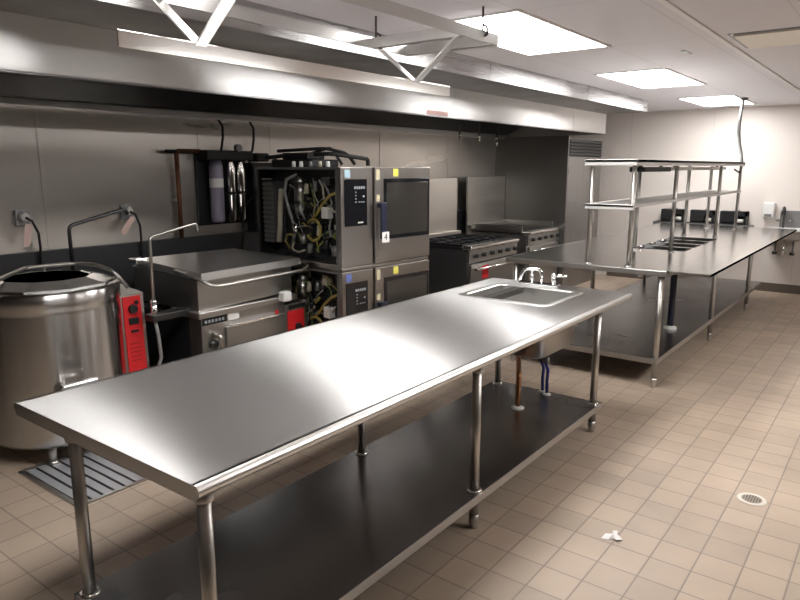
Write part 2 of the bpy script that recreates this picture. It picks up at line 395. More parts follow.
# undershelf
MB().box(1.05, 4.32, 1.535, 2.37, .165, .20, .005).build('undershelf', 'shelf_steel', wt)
MB().box(1.05, 4.32, 1.529, 1.536, .160, .202, .003).build('shelf_edge', 'edge_steel', wt, 'bright front edge of the shelf')
for x, y in ((1.10, 1.575), (2.69, 1.575), (4.27, 1.575), (1.09, 2.32), (2.69, 2.32), (4.27, 2.32)):
    l = MB().cyl((x, y, .06), (x, y, T-.03), .0235, n=24).build('leg', 'tube_steel', wt)
    MB().lathe(x, y, [(.0255, .075), (.0255, .03), (.019, .012), (.02, .0)], 20).build('foot', 'tube_steel', l)
    MB().lathe(x, y, [(.04, .2005), (.038, .209), (.027, .216), (.027, .2005)], 24, False).build('flange', 'polished', l)
    MB().lathe(x, y, [(.032, T-.075), (.036, T-.03), (.024, T-.03)], 20, False).build('socket', 'edge_steel', l)

# faucet at the end of the sink
fc = thing('sink_faucet', 'chrome gooseneck faucet with lever handles on the far edge of the table sink', 'faucet', (4.70, 2.2, T))
MB().box(4.665, 4.735, 2.05, 2.38, T, T+.02, .008).build('base_plate', 'chrome', fc)
MB().tube([(4.705, 2.20, T+.02), (4.70, 2.20, T+.125), (4.66, 2.33, T+.125), (4.65, 2.36, T+.035)], .0125, 14, .05, 8).build('spout', 'chrome', fc)
MB().cyl((4.70, 2.28, T+.02), (4.70, 2.28, T+.09), .016, .013, 16).cyl((4.70, 2.28, T+.09), (4.68, 2.27, T+.115), .012, .01, 12).build('handle', 'chrome', fc)
MB().cyl((4.70, 2.10, T+.02), (4.70, 2.10, T+.085), .022, .016, 16).cyl((4.70, 2.12, T+.085), (4.72, 2.0, T+.09), .013, .011, 12).sphere((4.70, 2.10, T+.085), .02).build('handle', 'chrome', fc)

# plumbing under the sink
cp = thing('copper_pipe', 'brown copper drain pipe standing on the table undershelf below the sink', 'pipe', (3.88, 1.95, .2))
MB().tube([(3.88, 1.95, .205), (3.88, 1.95, .44), (4.28, 2.16, .45), (4.34, 2.16, .506)], .018, 14, .04).build('pipe', 'copper', cp)
MB().lathe(3.88, 1.95, [(.045, .2005), (.045, .206), (.024, .216), (.019, .216)], 24, False).build('escutcheon', 'porcelain', cp)
for y, l in ((1.91, 'blue water hose nearer the viewer, below the sink on the undershelf'), (1.96, 'blue water hose farther from the viewer, below the sink on the undershelf')):
    t = thing('water_hose', l, 'hose', (4.25 if y < 1.93 else 4.285, y, .2), 'blue hoses below the sink')
    x = t.location.x
    MB().chain([(x, y, .21), (x, y+.003, .3), (x+.004, y, .38), (x, y+.02, .435)], .011, 12).build('hose', 'blue', t)
    MB().lathe(x, y, [(.03, .2005), (.03, .206), (.017, .214), (.012, .214)], 20, False).build('escutcheon', 'porcelain', t)
    MB().box(x-.022, x+.022, y-.005, y+.04, .435, .475, .006).cyl((x, y+.02, .47), (x+.0, y+.02, .505), .009, n=10).build('shutoff_valve', 'grey_metal', t)

# ------------------------------------------------------------------ serving counter with wells
Z = .985
sc = thing('serving_counter', 'long stainless serving counter with food wells behind the work table', 'table', (7.6, 2.1, 0))
CX0, CX1, CY0, CY1 = 5.44, 10.30, 1.475, 2.90
WXs = [(6.90+.375*i, 6.90+.375*i+.24) for i in range(4)]; WY0, WY1 = 1.72, 2.20
ct = MB()
ct.box(CX0, CX1, CY0, WY0, Z-.012, Z).box(CX0, CX1, WY1, CY1, Z-.012, Z)
xs = [CX0] + [v for w in WXs for v in w] + [CX1]
for i in range(0, len(xs), 2): ct.box(xs[i], xs[i+1], WY0, WY1, Z-.012, Z)
ct.build('countertop', 'counter_steel', sc)
MB().box(CX0-.012, CX0, CY0-.005, CY1, Z-.045, Z+.001, .005).build('end_edge', 'edge_steel', sc, 'rolled left end edge')
MB().box(CX0, CX1, CY1, CY1+.012, Z-.045, Z+.001, .005).build('back_edge', 'edge_steel', sc)
MB().box(CX0, CX1, CY0-.005, CY0, Z-.05, Z-.012).build('apron', 'edge_steel', sc)
MB().box(CX0+.03, 10.25, 1.155, CY0, Z-.022, Z-.0002).build('serving_ledge', 'counter_steel', sc, 'narrow ledge along the near side')
for x in (5.8, 7.38, 9.0):
    MB().prism([(1.2, Z-.023), (1.475, Z-.023), (1.475, Z-.12)], 'x', x-.006, x+.006).build('ledge_bracket', 'edge_steel', sc)
for x0, x1 in WXs:
    w = MB().rloft([(x0-.012, x1+.012, WY0-.012, WY1+.012, .02, Z+.001), (x0-.01, x1+.01, WY0-.01, WY1+.01, .02, Z+.004), (x0+.012, x1-.012, WY0+.012, WY1-.012, .03, Z+.002),
                    (x0+.018, x1-.018, WY0+.018, WY1-.018, .03, Z-.15)], cap1=True).build('food_well', 'dark_steel', sc)
    MB().lathe((x0+x1)/2-.1, WY1-.05, [(.02, Z+.004), (.024, Z+.014), (.015, Z+.022), (.004, Z+.024)], 16).build('well_knob', 'chrome', w)
MB().box(WXs[0][0]-.01, WXs[-1][1]+.01, WY0-.02, WY1+.02, Z-.2, Z-.155, .01).build('well_housing', 'underside', sc)
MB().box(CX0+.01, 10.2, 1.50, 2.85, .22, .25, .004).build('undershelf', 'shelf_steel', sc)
MB().box(CX0+.01, 10.2, 1.494, 1.501, .208, .252, .003).build('shelf_edge', 'edge_steel', sc)
MB().box(CX0+.003, CX0+.01, 1.50, 2.85, .208, .252, .003).build('shelf_edge', 'edge_steel', sc)
for x in (5.48, 7.40, 9.33):
    for y in (1.52, 2.82):
        l = MB().cyl((x, y, .06), (x, y, Z-.02), .024, n=20).build('leg', 'tube_steel', sc)
        MB().lathe(x, y, [(.026, .08), (.026, .06), (.017, .01), (.02, .0)], 16).build('foot', 'edge_steel', l)
# overshelf
ov = thing('overshelf', 'double stainless overshelf on tubular posts above the serving counter', 'shelf', (7.6, 2.03, Z))
MB().box(5.44, 9.72, 1.76, 2.20, 1.835, 1.862, .004).box(5.44, 5.452, 1.76, 2.20, 1.812, 1.862, .003).box(5.44, 9.72, 1.76, 1.772, 1.812, 1.862, .003).build('top_shelf', 'satin_steel', ov)
MB().box(5.44, 9.70, 1.77, 2.18, 1.475, 1.50, .004).box(5.44, 5.452, 1.77, 2.18, 1.455, 1.50, .003).build('middle_shelf', 'satin_steel', ov)
for x in (5.50, 6.72, 8.56, 9.68):
    for y in (1.80, 2.15):
        p = MB().cyl((x, y, Z), (x, y, 1.835), .0185, n=16).build('post', 'tube_steel', ov)
        MB().lathe(x, y, [(.032, Z+.0005), (.032, Z+.006), (.02, Z+.014)], 16, False).build('post_flange', 'edge_steel', p)
hl = thing('strip_warmer', 'short dark strip warmer hung under the overshelf near its left end', 'warmer', (6.6, 2.0, 1.77), 'strip warmers under the overshelf')
MB().box(6.2, 7.0, 1.93, 2.08, 1.755, 1.80, .006).build('housing', 'black', hl)
MB().box(6.28, 6.30, 1.99, 2.02, 1.80, 1.835).box(6.9, 6.92, 1.99, 2.02, 1.80, 1.835).build('hanger', 'dark_steel', hl)
hl = thing('strip_warmer', 'long pale strip warmer hung under the overshelf toward its right end', 'warmer', (8.3, 2.0, 1.77), 'strip warmers under the overshelf')
MB().box(7.25, 9.45, 1.93, 2.08, 1.765, 1.80, .006).build('housing', 'strip_white', hl)
MB().box(7.4, 7.42, 1.99, 2.02, 1.80, 1.835).box(9.3, 9.32, 1.99, 2.02, 1.80, 1.835).build('hanger', 'dark_steel', hl)
cd = thing('electrical_conduit', 'grey flexible conduit dropping from the ceiling to the end of the overshelf', 'conduit', (9.74, 1.81, 1.80))
MB().chain([(9.50, 1.81, CEIL-.01), (9.42, 1.81, 2.50), (9.37, 1.81, 2.36), (9.39, 1.81, 2.22), (9.50, 1.81, 2.08), (9.66, 1.81, 1.97), (9.75, 1.81, 1.87), (9.74, 1.81, 1.79)], .02, 12).build('conduit', 'grey_metal', cd)
MB().lathe(9.50, 1.81, [(.05, CEIL-.001), (.05, CEIL-.015), (.025, CEIL-.03)], 16).build('ceiling_fitting', 'dark_steel', cd)
MB().chain([(9.74, 1.81, 1.80), (9.70, 1.80, 1.74), (9.6, 1.80, 1.73), (9.5, 1.84, 1.77)], .012, 10).build('loop_cable', 'dark_steel', cd)
dp = thing('drain_pipe', 'dark blue pipe standing on the serving counter undershelf below the wells', 'pipe', (6.62, 1.72, .25))
MB().cyl((6.62, 1.72, .25), (6.62, 1.72, Z-.155), .03, n=16).cyl((6.6, 1.72, Z-.17), (6.9, 1.80, Z-.17), .02, n=12).build('pipe', 'navy', dp)
MB().lathe(6.62, 1.72, [(.06, .2505), (.06, .27), (.034, .285)], 20, False).build('floor_collar', 'white_plastic', dp)
vb = thing('gas_valve', 'small grey valve under the left end of the serving counter', 'valve', (6.05, 1.9, .82))
MB().cyl((6.05, 1.9, Z-.013), (6.05, 1.9, .86), .012, n=10).sphere((6.05, 1.9, .85), .028).build('body', 'grey_metal', vb)
MB().cyl((6.0, 1.86, .85), (5.97, 1.84, .85), .02, n=12).build('knob', 'white_plastic', vb)

# wall shelf with three black units on the end wall
ws = thing('wall_shelf', 'narrow dark shelf on the end wall under three black boxes', 'shelf', (10.75, 2.4, .93))
MB().box(10.76, WX-.001, 1.79, 3.17, .93, .965, .004).build('board', 'dark_steel', ws)
MB().box(10.75, 10.765, 1.77, 3.18, .90, .965, .003).build('front_rail', 'grey_metal', ws)
for y in (2.0, 2.9): MB().prism([(WX-.001, .93), (10.80, .93), (WX-.001, .82)], 'y', y-.008, y+.008).build('bracket', 'grey_metal', ws)
for (y0, y1, l) in ((2.735, 3.075, 'open black box unit on the end wall shelf, leftmost of three'), (2.305, 2.645, 'open black box unit on the end wall shelf, middle of three'),
                    (1.865, 2.225, 'open black box unit on the end wall shelf, rightmost of three')):
    b = thing('dispenser_box', l, 'box', (10.86, (y0+y1)/2, .965), 'black boxes on the end wall shelf')
    xa, xb = 10.785, 10.955
    MB().box(xa, xb, y0, y0+.03, .965, 1.16).box(xa, xb, y1-.03, y1, .965, 1.16).box(xa, xb, y0, y1, 1.14, 1.16).box(xa, xb, y0, y1, .965, .98).box(xb-.01, xb, y0, y1, .965, 1.16)\
        .box(xa, xb, y1-.20, y1-.03, 1.0, 1.14).box(xa, xb, y0, y1-.2, 1.09, 1.14).build('housing', 'black', b)
    MB().cyl((xa+.03, y0+.04, 1.02), (xa+.03, y1-.22, 1.02), .03, n=16).build('roller', 'strip_white', b)
    MB().cyl((xa+.02, y0+.12, 1.16), (xa+.02, y0+.12, 1.18), .02, n=12).build('knob', 'grey_metal', b)

# hand sink on the end wall
hs = thing('hand_sink', 'wall hung stainless hand sink with white splash guard past the counter end', 'sink', (10.75, 1.35, .9))
MB().rloft([(10.45, WX-.001, 1.08, 1.62, .05, .93), (10.44, WX-.001, 1.07, 1.63, .05, .95), (10.47, WX-.02, 1.10, 1.60, .04, .95), (10.50, WX-.05, 1.13, 1.57, .04, .82)], cap1=True).build('basin', 'porcelain', hs)
MB().rloft([(10.47, WX-.002, 1.10, 1.60, .05, .93), (10.52, WX-.002, 1.16, 1.54, .05, .80)], cap1=True).build('basin_shell', 'edge_steel', hs)
MB().box(WX-.02, WX-.001, .9, 1.46, .95, 1.19, .004).build('backsplash', 'grey_metal', hs)
MB().tube([(WX-.09, 1.40, .95), (WX-.09, 1.40, 1.23), (WX-.22, 1.40, 1.25), (WX-.25, 1.40, 1.13)], .016, 12, .06).build('faucet', 'dark_steel', hs)
for y in (1.32, 1.48): MB().cyl((WX-.02, y, 1.05), (WX-.12, y, 1.05), .022, .016, 12).build('handle', 'chrome', hs)
MB().tube([(10.72, 1.35, .80), (10.72, 1.35, .58), (10.80, 1.35, .56), (10.82, 1.35, .68), (WX-.005, 1.35, .68)], .022, 12, .04).build('drain_trap', 'chrome', hs)
for y in (1.24, 1.46):
    q = MB().tube([(10.80, y, .80), (10.80, y, .60), (WX-.005, y, .58)], .011, 10, .03).build('supply_line', 'grey_metal', hs)
    MB().cyl((10.86, y-.02, .585), (10.86, y+.04, .585), .022, n=10).build('stop_valve', 'dark_steel', q)
sd = thing('soap_dispenser', 'white soap dispenser on the end wall above the hand sink', 'dispenser', (WX-.06, 1.62, 1.08))
MB().box(WX-.11, WX-.001, 1.53, 1.68, 1.08, 1.30, .02, 3).build('housing', 'porcelain', sd)
MB().box(WX-.125, WX-.11, 1.56, 1.65, 1.10, 1.14, .005).build('push_bar', 'grey_metal', sd)

# ------------------------------------------------------------------ utility cabinet at the end of the hood
uc = thing('utility_cabinet', 'tall stainless utility cabinet with louvred top at the end of the hood', 'cabinet', (9.8, 4.4, 0))
M['cab_steel'] = mat('cab_steel', (.36, .35, .34), 1, .42, (20, 20, 2), .02, .05)
MB().box(9.135, 10.45, 3.96, WY-.002, 0, 2.2, .004).build('body', 'cab_steel', uc)
MB().box(9.17, 10.42, 3.945, 3.96, .1, 1.93, .003).build('door', 'cab_steel', uc)
lv = MB()
MB().box(9.17, 10.42, 3.952, 3.96, 1.95, 2.19).build('louvre_back', 'black', uc)
for i in range(5):
    z = 1.97 + i*.046
    lv.hexa([(9.19, 3.952, z+.024), (10.40, 3.952, z+.024), (10.40, 3.957, z+.03), (9.19, 3.957, z+.03), (9.19, 3.925, z), (10.40, 3.925, z), (10.40, 3.93, z+.006), (9.19, 3.93, z+.006)])
lv.build('louvre', 'grey_metal', uc)
MB().box(10.15, 10.20, 3.925, 3.945, .95, 1.12, .005).build('handle', 'edge_steel', uc)
for z in (.3, 1.0, 1.7): MB().cyl((9.16, 3.94, z), (9.16, 3.94, z+.09), .008, n=8).build('hinge', 'grey_metal', uc)

# ------------------------------------------------------------------ ranges
def make_range(x0, x1, y0, y1, h, label, griddle, rx0, rx1):
    t = thing('range', label, 'range', ((x0+x1)/2, (y0+y1)/2, 0))
    MB().box(x0, x1, y0+.06, y1, .12, h-.05, .004).build('body', 'dark_paint' if not griddle else 'equip_steel', t)
    MB().box(x0-.005, x1+.005, y0, y0+.13, h-.045, h, .014, 3).build('front_ledge', 'polished', t, 'bright rounded front ledge')
    MB().box(x0, x1, y0+.03, y0+.06, h-.19, h-.045, .003).build('control_panel', 'equip_steel', t)
    n = 6 if not griddle else 5
    for i in range(n):
        x = x0 + (x1-x0)*(i+.6)/n
        k = MB().cyl((x, y0+.03, h-.115), (x, y0+.0, h-.115), .026, .022, 14).box(x-.005, x+.005, y0-.012, y0, h-.137, h-.093, .002).build('knob', 'black', t)
    d = MB().box(x0+.03, x1-.03, y0+.02, y0+.06, .20, h-.21, .005).build('oven_door', 'equip_steel', t)
    MB().cyl((x0+.05, y0-.03, h-.26), (x1-.05, y0-.03, h-.26), .014, n=12).box(x0+.06, x0+.08, y0-.03, y0+.02, h-.27, h-.25).box(x1-.08, x1-.06, y0-.03, y0+.02, h-.27, h-.25).build('door_handle', 'polished', d)
    if not griddle:
        MB().box(x0, x1, y0+.13, y1-.06, h-.05, h-.02).build('burner_tray', 'black', t)
        k = 0
        for i in range(3):
            for j in range(2):
                a0 = x0+.02+(x1-x0-.04)*i/3; a1 = x0+.02+(x1-x0-.04)*(i+1)/3-.012
                b0 = y0+.14+(y1-y0-.22)*j/2; b1 = y0+.14+(y1-y0-.22)*(j+1)/2-.012
                g = MB()
                for s in ((a0, a1, b0, b0+.014), (a0, a1, b1-.014, b1), (a0, a0+.014, b0, b1), (a1-.014, a1, b0, b1)): g.box(*s, h-.02, h+.012, .003)
                cx, cy = (a0+a1)/2, (b0+b1)/2
                g.box(cx-.007, cx+.007, b0, b1, h-.008, h+.012).box(a0, a1, cy-.007, cy+.007, h-.008, h+.012)
                g.build('grate', 'iron', t)
                MB().lathe(cx, cy, [(.05, h-.02), (.05, h-.005), (.03, h+.0)], 20).build('burner', 'iron', t)
    else:
        MB().box(x0+.01, x1-.01, y0+.13, y1-.04, h-.03, h+.0, .003).build('griddle_plate', 'dark_steel', t)
        for a in (x0, x1-.015): MB().box(a, a+.015, y0+.13, y1-.03, h-.03, h+.07, .003).build('splash_guard', 'equip_steel', t)
    MB().box(rx0, rx1, y1-.03, y1, .5, 1.665, .004).box(rx0, rx1, y1-.10, y1-.03, h, h+.05, .004).build('backsplash', 'backs' , t, 'tall light steel backsplash')
    for x in (x0+.06, x1-.06):
        for y in (y0+.12, y1-.08): MB().cyl((x, y, .12), (x, y, 0), .025, .02, 14).build('leg', 'edge_steel', t)
    return t
M['backs'] = mat('backs', (.60, .565, .52), 1, .4, (3, 3, 30), .02, .05)
r1 = make_range(6.20, 7.30, 3.73, 4.66, .95, 'black sided six burner range with a red sticker beside the ovens', False, 6.20, 7.30)
MB().box(6.46, 6.60, 3.746, 3.7495, .56, .71, .001).build('sticker', 'red_sticker' if 'red_sticker' in M else 'red', r1, 'red sticker')
r2 = make_range(8.12, 9.09, 3.98, 4.94, .95, 'steel griddle range at the right end of the cooking line', True, 8.02, 9.09)

# ------------------------------------------------------------------ stacked combi ovens (left side panels removed)
def combi_oven(z0, z1, label, loc, sticker, idx):
    ox, oy = loc
    t = thing('combi_oven', label, 'oven', (ox, oy, z0), 'stacked combi ovens')
    H = z1 - z0
    W, D = 1.04, 1.04
    def B(): return MB()
    def P(x, y, z): return (ox+x, oy+y, z0+z)
    def bx(m, x0, x1, y0, y1, a, b, bev=0): m.box(ox+x0, ox+x1, oy+y0, oy+y1, z0+a, z0+b, bev); return m
    # carcass
    bx(B(), .17, W, .03, D, .05, H-.02, .004).build('cavity_body', 'oven_steel', t)
    bx(bx(B(), 0, W, .0, D, 0, .05, .004), .0, W, -.015, .03, .0, .022, .004).build('base_rail', 'oven_steel', t)
    bx(B(), 0, W, .0, D, H-.02, H, .003).build('top_panel', 'grey_metal', t)
    bx(bx(B(), 0, .03, D-.03, D, .05, H-.02), .0, .17, D-.03, D-.02, .05, H-.02).build('rear_post', 'dark_steel', t)
    bx(B(), 0, .03, .02, .05, .05, H-.02).build('front_post', 'grey_metal', t)
    bx(B(), .165, .172, .05, D-.03, .05, H-.02).build('inner_panel', 'dark_paint', t)
    # control column and touch display
    bx(B(), 0, .345, -.012, .03, .03, H-.001, .006).build('control_column', 'oven_steel', t)
    dz0, dz1 = H*.435, H*.885
    d = bx(B(), .035, .275, -.018, -.011, dz0, dz1, .003).build('touch_display', 'black_gloss', t)
    m = B()
    for k in range(5): bx(m, .135+.024*k, .152+.024*k, -.0195, -.018, dz1-.075, dz1-.055)
    for k in range(4): bx(m, .145, .158, -.0195, -.018, dz1-.105-.025*k, dz1-.096-.025*k)
    for k in range(3): bx(m, .18+.024*k, .195+.024*k, -.0195, -.018, dz1-.18, dz1-.172)
    bx(m, .228, .243, -.0195, -.018, dz1-.14, dz1-.125)
    m.build('display_marks', 'mark_grey', d)
    bx(B(), .17, .23, -.0195, -.018, dz0+.02, dz0+.03).build('display_button', 'strip_white', d)
    # door
    dr = bx(B(), .355, W, -.025, .03, .03, H-.001, .006).build('door', 'oven_steel', t)
    w = bx(B(), .455, W-.012, -.030, -.024, H*.275, H*.885, .004).build('window', 'black_gloss', dr)
    bx(B(), .485, W-.04, -.032, -.0295, H*.315, H*.845, .002).build('pane', 'oven_glass', w)
    hh = bx(bx(B(), .368, .438, -.085, -.065, H*.29, H*.655, .008), .385, .415, -.07, -.02, H*.60, H*.64).build('door_handle', 'navy', dr)
    bx(bx(B(), .385, .415, -.07, -.024, H*.31, H*.35), .362, .38, -.03, -.02, H*.1, H*.2).build('handle_bracket', 'polished', dr)
    bx(B(), .57, .63, -.0265, -.0245, H-.075, H-.015).build('energy_sticker', 'yellow', dr, 'yellow sticker')
    bx(bx(B(), .372, .41, -.0265, -.0245, H-.10, H-.02), .372, .41, -.0265, -.0245, H-.27, H-.22).build('hinge_sticker', 'sticker_cream', dr, 'cream sticker')
    bx(B(), .04, .10, -.0135, -.0115, H-.08, H-.02).build('corner_sticker', sticker, t, 'blue corner sticker')
    if idx == 0:
        st = bx(B(), .372, .452, -.089, -.0865, H*.255, H*.36).build('number_sticker', 'paper', dr, 'white number sticker')
        text('numeral', '4', 'black', dr, (ox+.412, oy-.0895, z0+H*.308), .075)
    # exposed works behind the missing side panel (x from -.0 to .16)
    bx(B(), .02, .16, .86, .99, .16, H-.12, .004).build('insulation_panel', 'insul', t, 'ribbed grey insulation panel')
    m = B()
    for k in range(14): bx(m, .012, .022, .86, .99, .17+k*.04, .187+k*.04)
    m.build('insulation_ribs', 'insul_rib', t)
    MB().chain([P(.06, .79, H-.18), P(.05, .80, H-.35), P(.06, .82, H-.5), P(.05, .83, .17)], .022, 12).build('drain_hose', 'cream_hose', t, 'cream hose')
    MB().chain([P(.08, .60, H-.06), P(.05, .70, H-.10), P(.04, .72, H-.2), P(.05, .68, H-.35), P(.05, .60, H-.52), P(.06, .66, .18)], .013, 10).build('grey_hose', 'grey_wire', t)
    MB().cyl(P(.08, .56, H-.12), P(.08, .56, H-.28), .05, .055, 20).sphere(P(.08, .56, H-.12), .05).build('fan_motor', 'equip_steel', t)
    MB().cyl(P(.09, .57, H-.29), P(.09, .57, H-.39), .06, .045, 20).build('motor_base', 'edge_steel', t)
    ring = [P(.04, .36+.085*math.cos(a), H-.50+.085*math.sin(a)) for a in [math.radians(40+290*k/20) for k in range(21)]]
    ring = [P(.05, .05, H-.18), P(.04, .16, H-.22), P(.04, .25, H-.29), P(.035, .31, H-.37)] + ring
    MB().chain(ring, .012, 8).build('yellow_cable', 'yellow_wire', t, 'looped yellow cable')
    bx(B(), .03, .09, .175, .255, H-.40, H-.31, .006).build('relay_box', 'white_plastic', t, 'white relay box')
    bx(B(), .09, .165, .12, .32, H-.45, H-.26, .006).build('relay_plate', 'black', t)
    MB().lathe(ox+.09, oy+.36, [(.06, z0+H-.55), (.07, z0+H-.5), (.06, z0+H-.45)], 20).build('pump', 'black_gloss', t)
    for k, (y, z, r, mm) in enumerate(((.50, .22, .035, 'edge_steel'), (.42, .15, .03, 'grey_metal'), (.22, .2, .03, 'black'), (.30, .30, .025, 'cream_hose'), (.60, .3, .03, 'polished'), (.12, .15, .03, 'grey_metal'), (.45, H-.17, .022, 'cream_hose'), (.34, H-.15, .022, 'grey_metal'))):
        MB().cyl(P(.05, y, z-.04), P(.05, y, z+.04), r, r*.8, 14).build('fitting', mm, t)
    rnd = random.Random(7+idx)
    wires = ('green_wire', 'grey_wire', 'rubber', 'rubber', 'cream_hose', 'grey_wire', 'green_wire', 'yellow_wire', 'rubber', 'rubber')
    for k in range(30):
        y0_, z0_ = rnd.uniform(.08, .7), rnd.uniform(.12, H-.08); y1_, z1_ = min(.75, max(.06, y0_+rnd.uniform(-.3, .3))), rnd.uniform(.1, H-.08)
        pts = []
        for q in range(9):
            s = q/8; pts.append(P(.03+.1*rnd.random()*.3+.08*(1-4*(s-.5)**2)*0+.02, y0_+(y1_-y0_)*s+.03*math.sin(s*6+k), z0_+(z1_-z0_)*s+.05*math.sin(s*math.pi)*(1 if k % 2 else -1)))
        MB().chain(pts, rnd.choice((.004, .006, .009)), 6).build('wire', wires[k % len(wires)], t)
    for k in range(16):
        y, z = rnd.uniform(.06, .7), rnd.uniform(.1, H-.12)
        bx(B(), .10, .165, y, y+rnd.uniform(.03, .10), z, z+rnd.uniform(.03, .09), .004).build('terminal_block', ('black', 'grey_metal', 'dark_steel', 'black', 'cream_hose')[k % 5], t)
    t.rotation_euler.z = math.radians(-5)
    return t
M['sticker_cream'] = mat('sticker_cream', (.62, .56, .36), 0, .5)
M['blue_sticker'] = mat('blue_sticker', (.12, .16, .42), 0, .5)
M['insul_rib'] = mat('insul_rib', (.15, .14, .13), .3, .6)
M['insul'] = mat('insul', (.10, .095, .09), .3, .6)
OX, OY = 3.78, 3.45
combi_oven(1.0, 1.80, 'upper combi oven with open wired side and number four sticker on its handle', (OX, OY), 'pale_blue', 0)
combi_oven(.19, .995, 'lower combi oven of the stack, half hidden behind the work table', (OX, OY), 'blue_sticker', 1)
os_ = thing('oven_stand', 'dark steel stand with legs carrying the two stacked combi ovens', 'stand', (OX, OY, 0))
MB().box(OX, OX+1.04, OY, OY+1.04, .15, .19, .004).build('frame', 'dark_steel', os_)
for x in (.06, .98):
    for y in (.06, .98): MB().cyl((OX+x, OY+y, .15), (OX+x, OY+y, 0), .03, .022, 14).build('leg', 'edge_steel', os_)
os_.rotation_euler.z = math.radians(-5)
# pipework lying on the oven top
ow = thing('oven_pipework', 'black pipes and white connectors lying on top of the upper oven', 'pipes', (4.1, 3.9, 1.80))
MB().box(3.85, 4.16, 3.80, 4.28, 1.80, 1.86, .01).box(3.90, 4.1, 3.9, 4.2, 1.86, 1.915, .01).build('valve_block', 'black', ow)
MB().tube([(3.86, 4.35, 1.875), (3.93, 4.1, 1.90), (4.02, 3.75, 1.905), (4.20, 3.62, 1.875), (4.32, 3.62, 1.865), (4.32, 3.62, 1.81)], .017, 10, .04).build('pipe', 'rubber', ow)
MB().tube([(3.90, 4.25, 1.93), (4.05, 3.85, 1.95), (4.15, 3.7, 1.91), (4.2, 3.66, 1.82)], .014, 10, .05).tube([(4.0, 4.0, 1.9), (4.12, 3.85, 1.96), (4.18, 3.85, 1.90), (4.2, 3.8, 1.82)], .012, 8, .04).build('pipe', 'rubber', ow)
for k, y in enumerate((3.98, 3.90, 3.80, 3.70, 3.62)):
    x = 3.82+.004*k
    MB().cyl((x, y, 1.80), (x, y, 1.845), .018, .014, 12).build('connector', ('white_plastic', 'white_plastic', 'grey_metal', 'cream_hose', 'white_plastic')[k], ow)

# ------------------------------------------------------------------ tilting braising pan
bp = thing('braising_pan', 'square stainless tilting braising pan with sloped lid between kettle and ovens', 'cooker', (3.2, 4.3, 0))
BX0, BX1, BY0, BY1 = 2.77, 3.66, 3.88, 4.68
MB().hexa([(BX0, BY0, .80), (BX1, BY0, .82), (BX1, BY1, .80), (BX0, BY1, .80), (BX0, BY0, 1.02), (BX1, BY0, 1.03), (BX1, BY1, 1.055), (BX0, BY1, 1.06)]).build('pan', 'equip_steel', bp)
lx0, lx1, ly0, ly1 = BX0-.0, BX1+.06, BY0-.05, BY1-.03
ld = MB().hexa([(lx0, ly0, 1.025), (lx1, ly0, 1.035), (lx1, ly1, 1.055), (lx0, ly1, 1.065), (lx0+.005, ly0+.005, 1.078), (lx1-.005, ly0+.005, 1.088), (lx1-.005, ly1, 1.105), (lx0+.005, ly1, 1.115)]).build('lid', 'lid_steel', bp)
MB().box(lx0-.06, lx0+.04, ly1-.12, ly1-.02, 1.09, 1.128, .006).build('lid_clip', 'polished', ld)
MB().tube([(lx0-.005, BY0+.24, 1.07), (lx0-.02, BY0+.02, 1.06), (lx0+.05, ly0-.06, .985), (lx0+.16, ly0-.07, .985), (lx1-.04, ly0-.07, 1.0), (lx1+.05, ly0-.04, 1.035), (lx1+.03, BY0+.06, 1.055), (lx1-.005, BY0+.12, 1.06)], .0135, 12, .06).build('lid_handle', 'tube_steel', ld)
MB().box(BX0-.03, BX1+.02, BY0-.04, BY0+.3, .755, .80, .006).build('front_ledge', 'edge_steel', bp)
bd = MB().box(BX0, 3.56, BY0-.02, BY1, .16, .755, .004).build('console', 'equip_steel', bp)
MB().box(BX0-.002, 3.555, BY0+.12, BY1+.0, .155, .75).build('side_panel', 'black', bp)
np_ = MB().box(BX0+.005, BX0+.22, BY0-.024, BY0-.019, .70, .75, .001).build('name_plate', 'black', bp)
m = MB()
for k in range(6): m.box(BX0+.025+.03*k, BX0+.043+.03*k, BY0-.0255, BY0-.024, .715, .735)
m.build('plate_marks', 'mark_grey', np_)
MB().box(BX0+.23, BX0+.33, BY0-.024, BY0-.019, .70, .762, .001).build('white_sticker', 'paper', bp, 'white sticker')
dw = MB().box(BX0+.20, 3.55, BY0-.035, BY0-.02, .38, .66, .006).build('drawer_front', 'equip_steel', bp)
MB().box(BX0+.22, 3.50, BY0-.06, BY0-.035, .655, .675, .006).build('drawer_lip', 'polished', dw)
MB().tube([(BX0+.10, BY0-.02, .62), (BX0+.11, BY0-.08, .62), (BX0+.13, BY0-.08, .50), (BX0+.10, BY0-.02, .48)], .018, 10, .03).build('drain_valve', 'tube_steel', bp)
MB().sphere((BX0+.09, BY0-.03, .55), .04, 1, .6, 1).build('valve_knob', 'dark_steel', bp)
MB().box(3.48, 3.57, BY0-.10, BY0-.03, .765, .845, .015, 3).build('tilt_knob', 'white_plastic', bp)
MB().box(3.46, 3.49, BY0-.022, BY0-.018, .66, .70).build('pilot_label', 'red', bp, 'small red pilot label')
sp = MB().box(3.565, 3.80, BY0-.02, BY1-.1, .16, .72, .006).build('control_box', 'equip_steel', bp)
cpn = MB().box(3.585, 3.765, BY0-.026, BY0-.019, .42, .665, .003).build('control_panel', 'red', sp, 'red control panel')
MB().box(3.60, 3.77, BY0-.024, BY0-.019, .68, .712, .001).build('panel_strip', 'black', sp)
MB().cyl((3.69, BY0-.026, .53), (3.69, BY0-.05, .53), .028, .024, 16).build('dial', 'black', cpn)
MB().box(3.67, 3.71, BY0-.029, BY0-.026, .44, .49).build('switch', 'black', cpn)
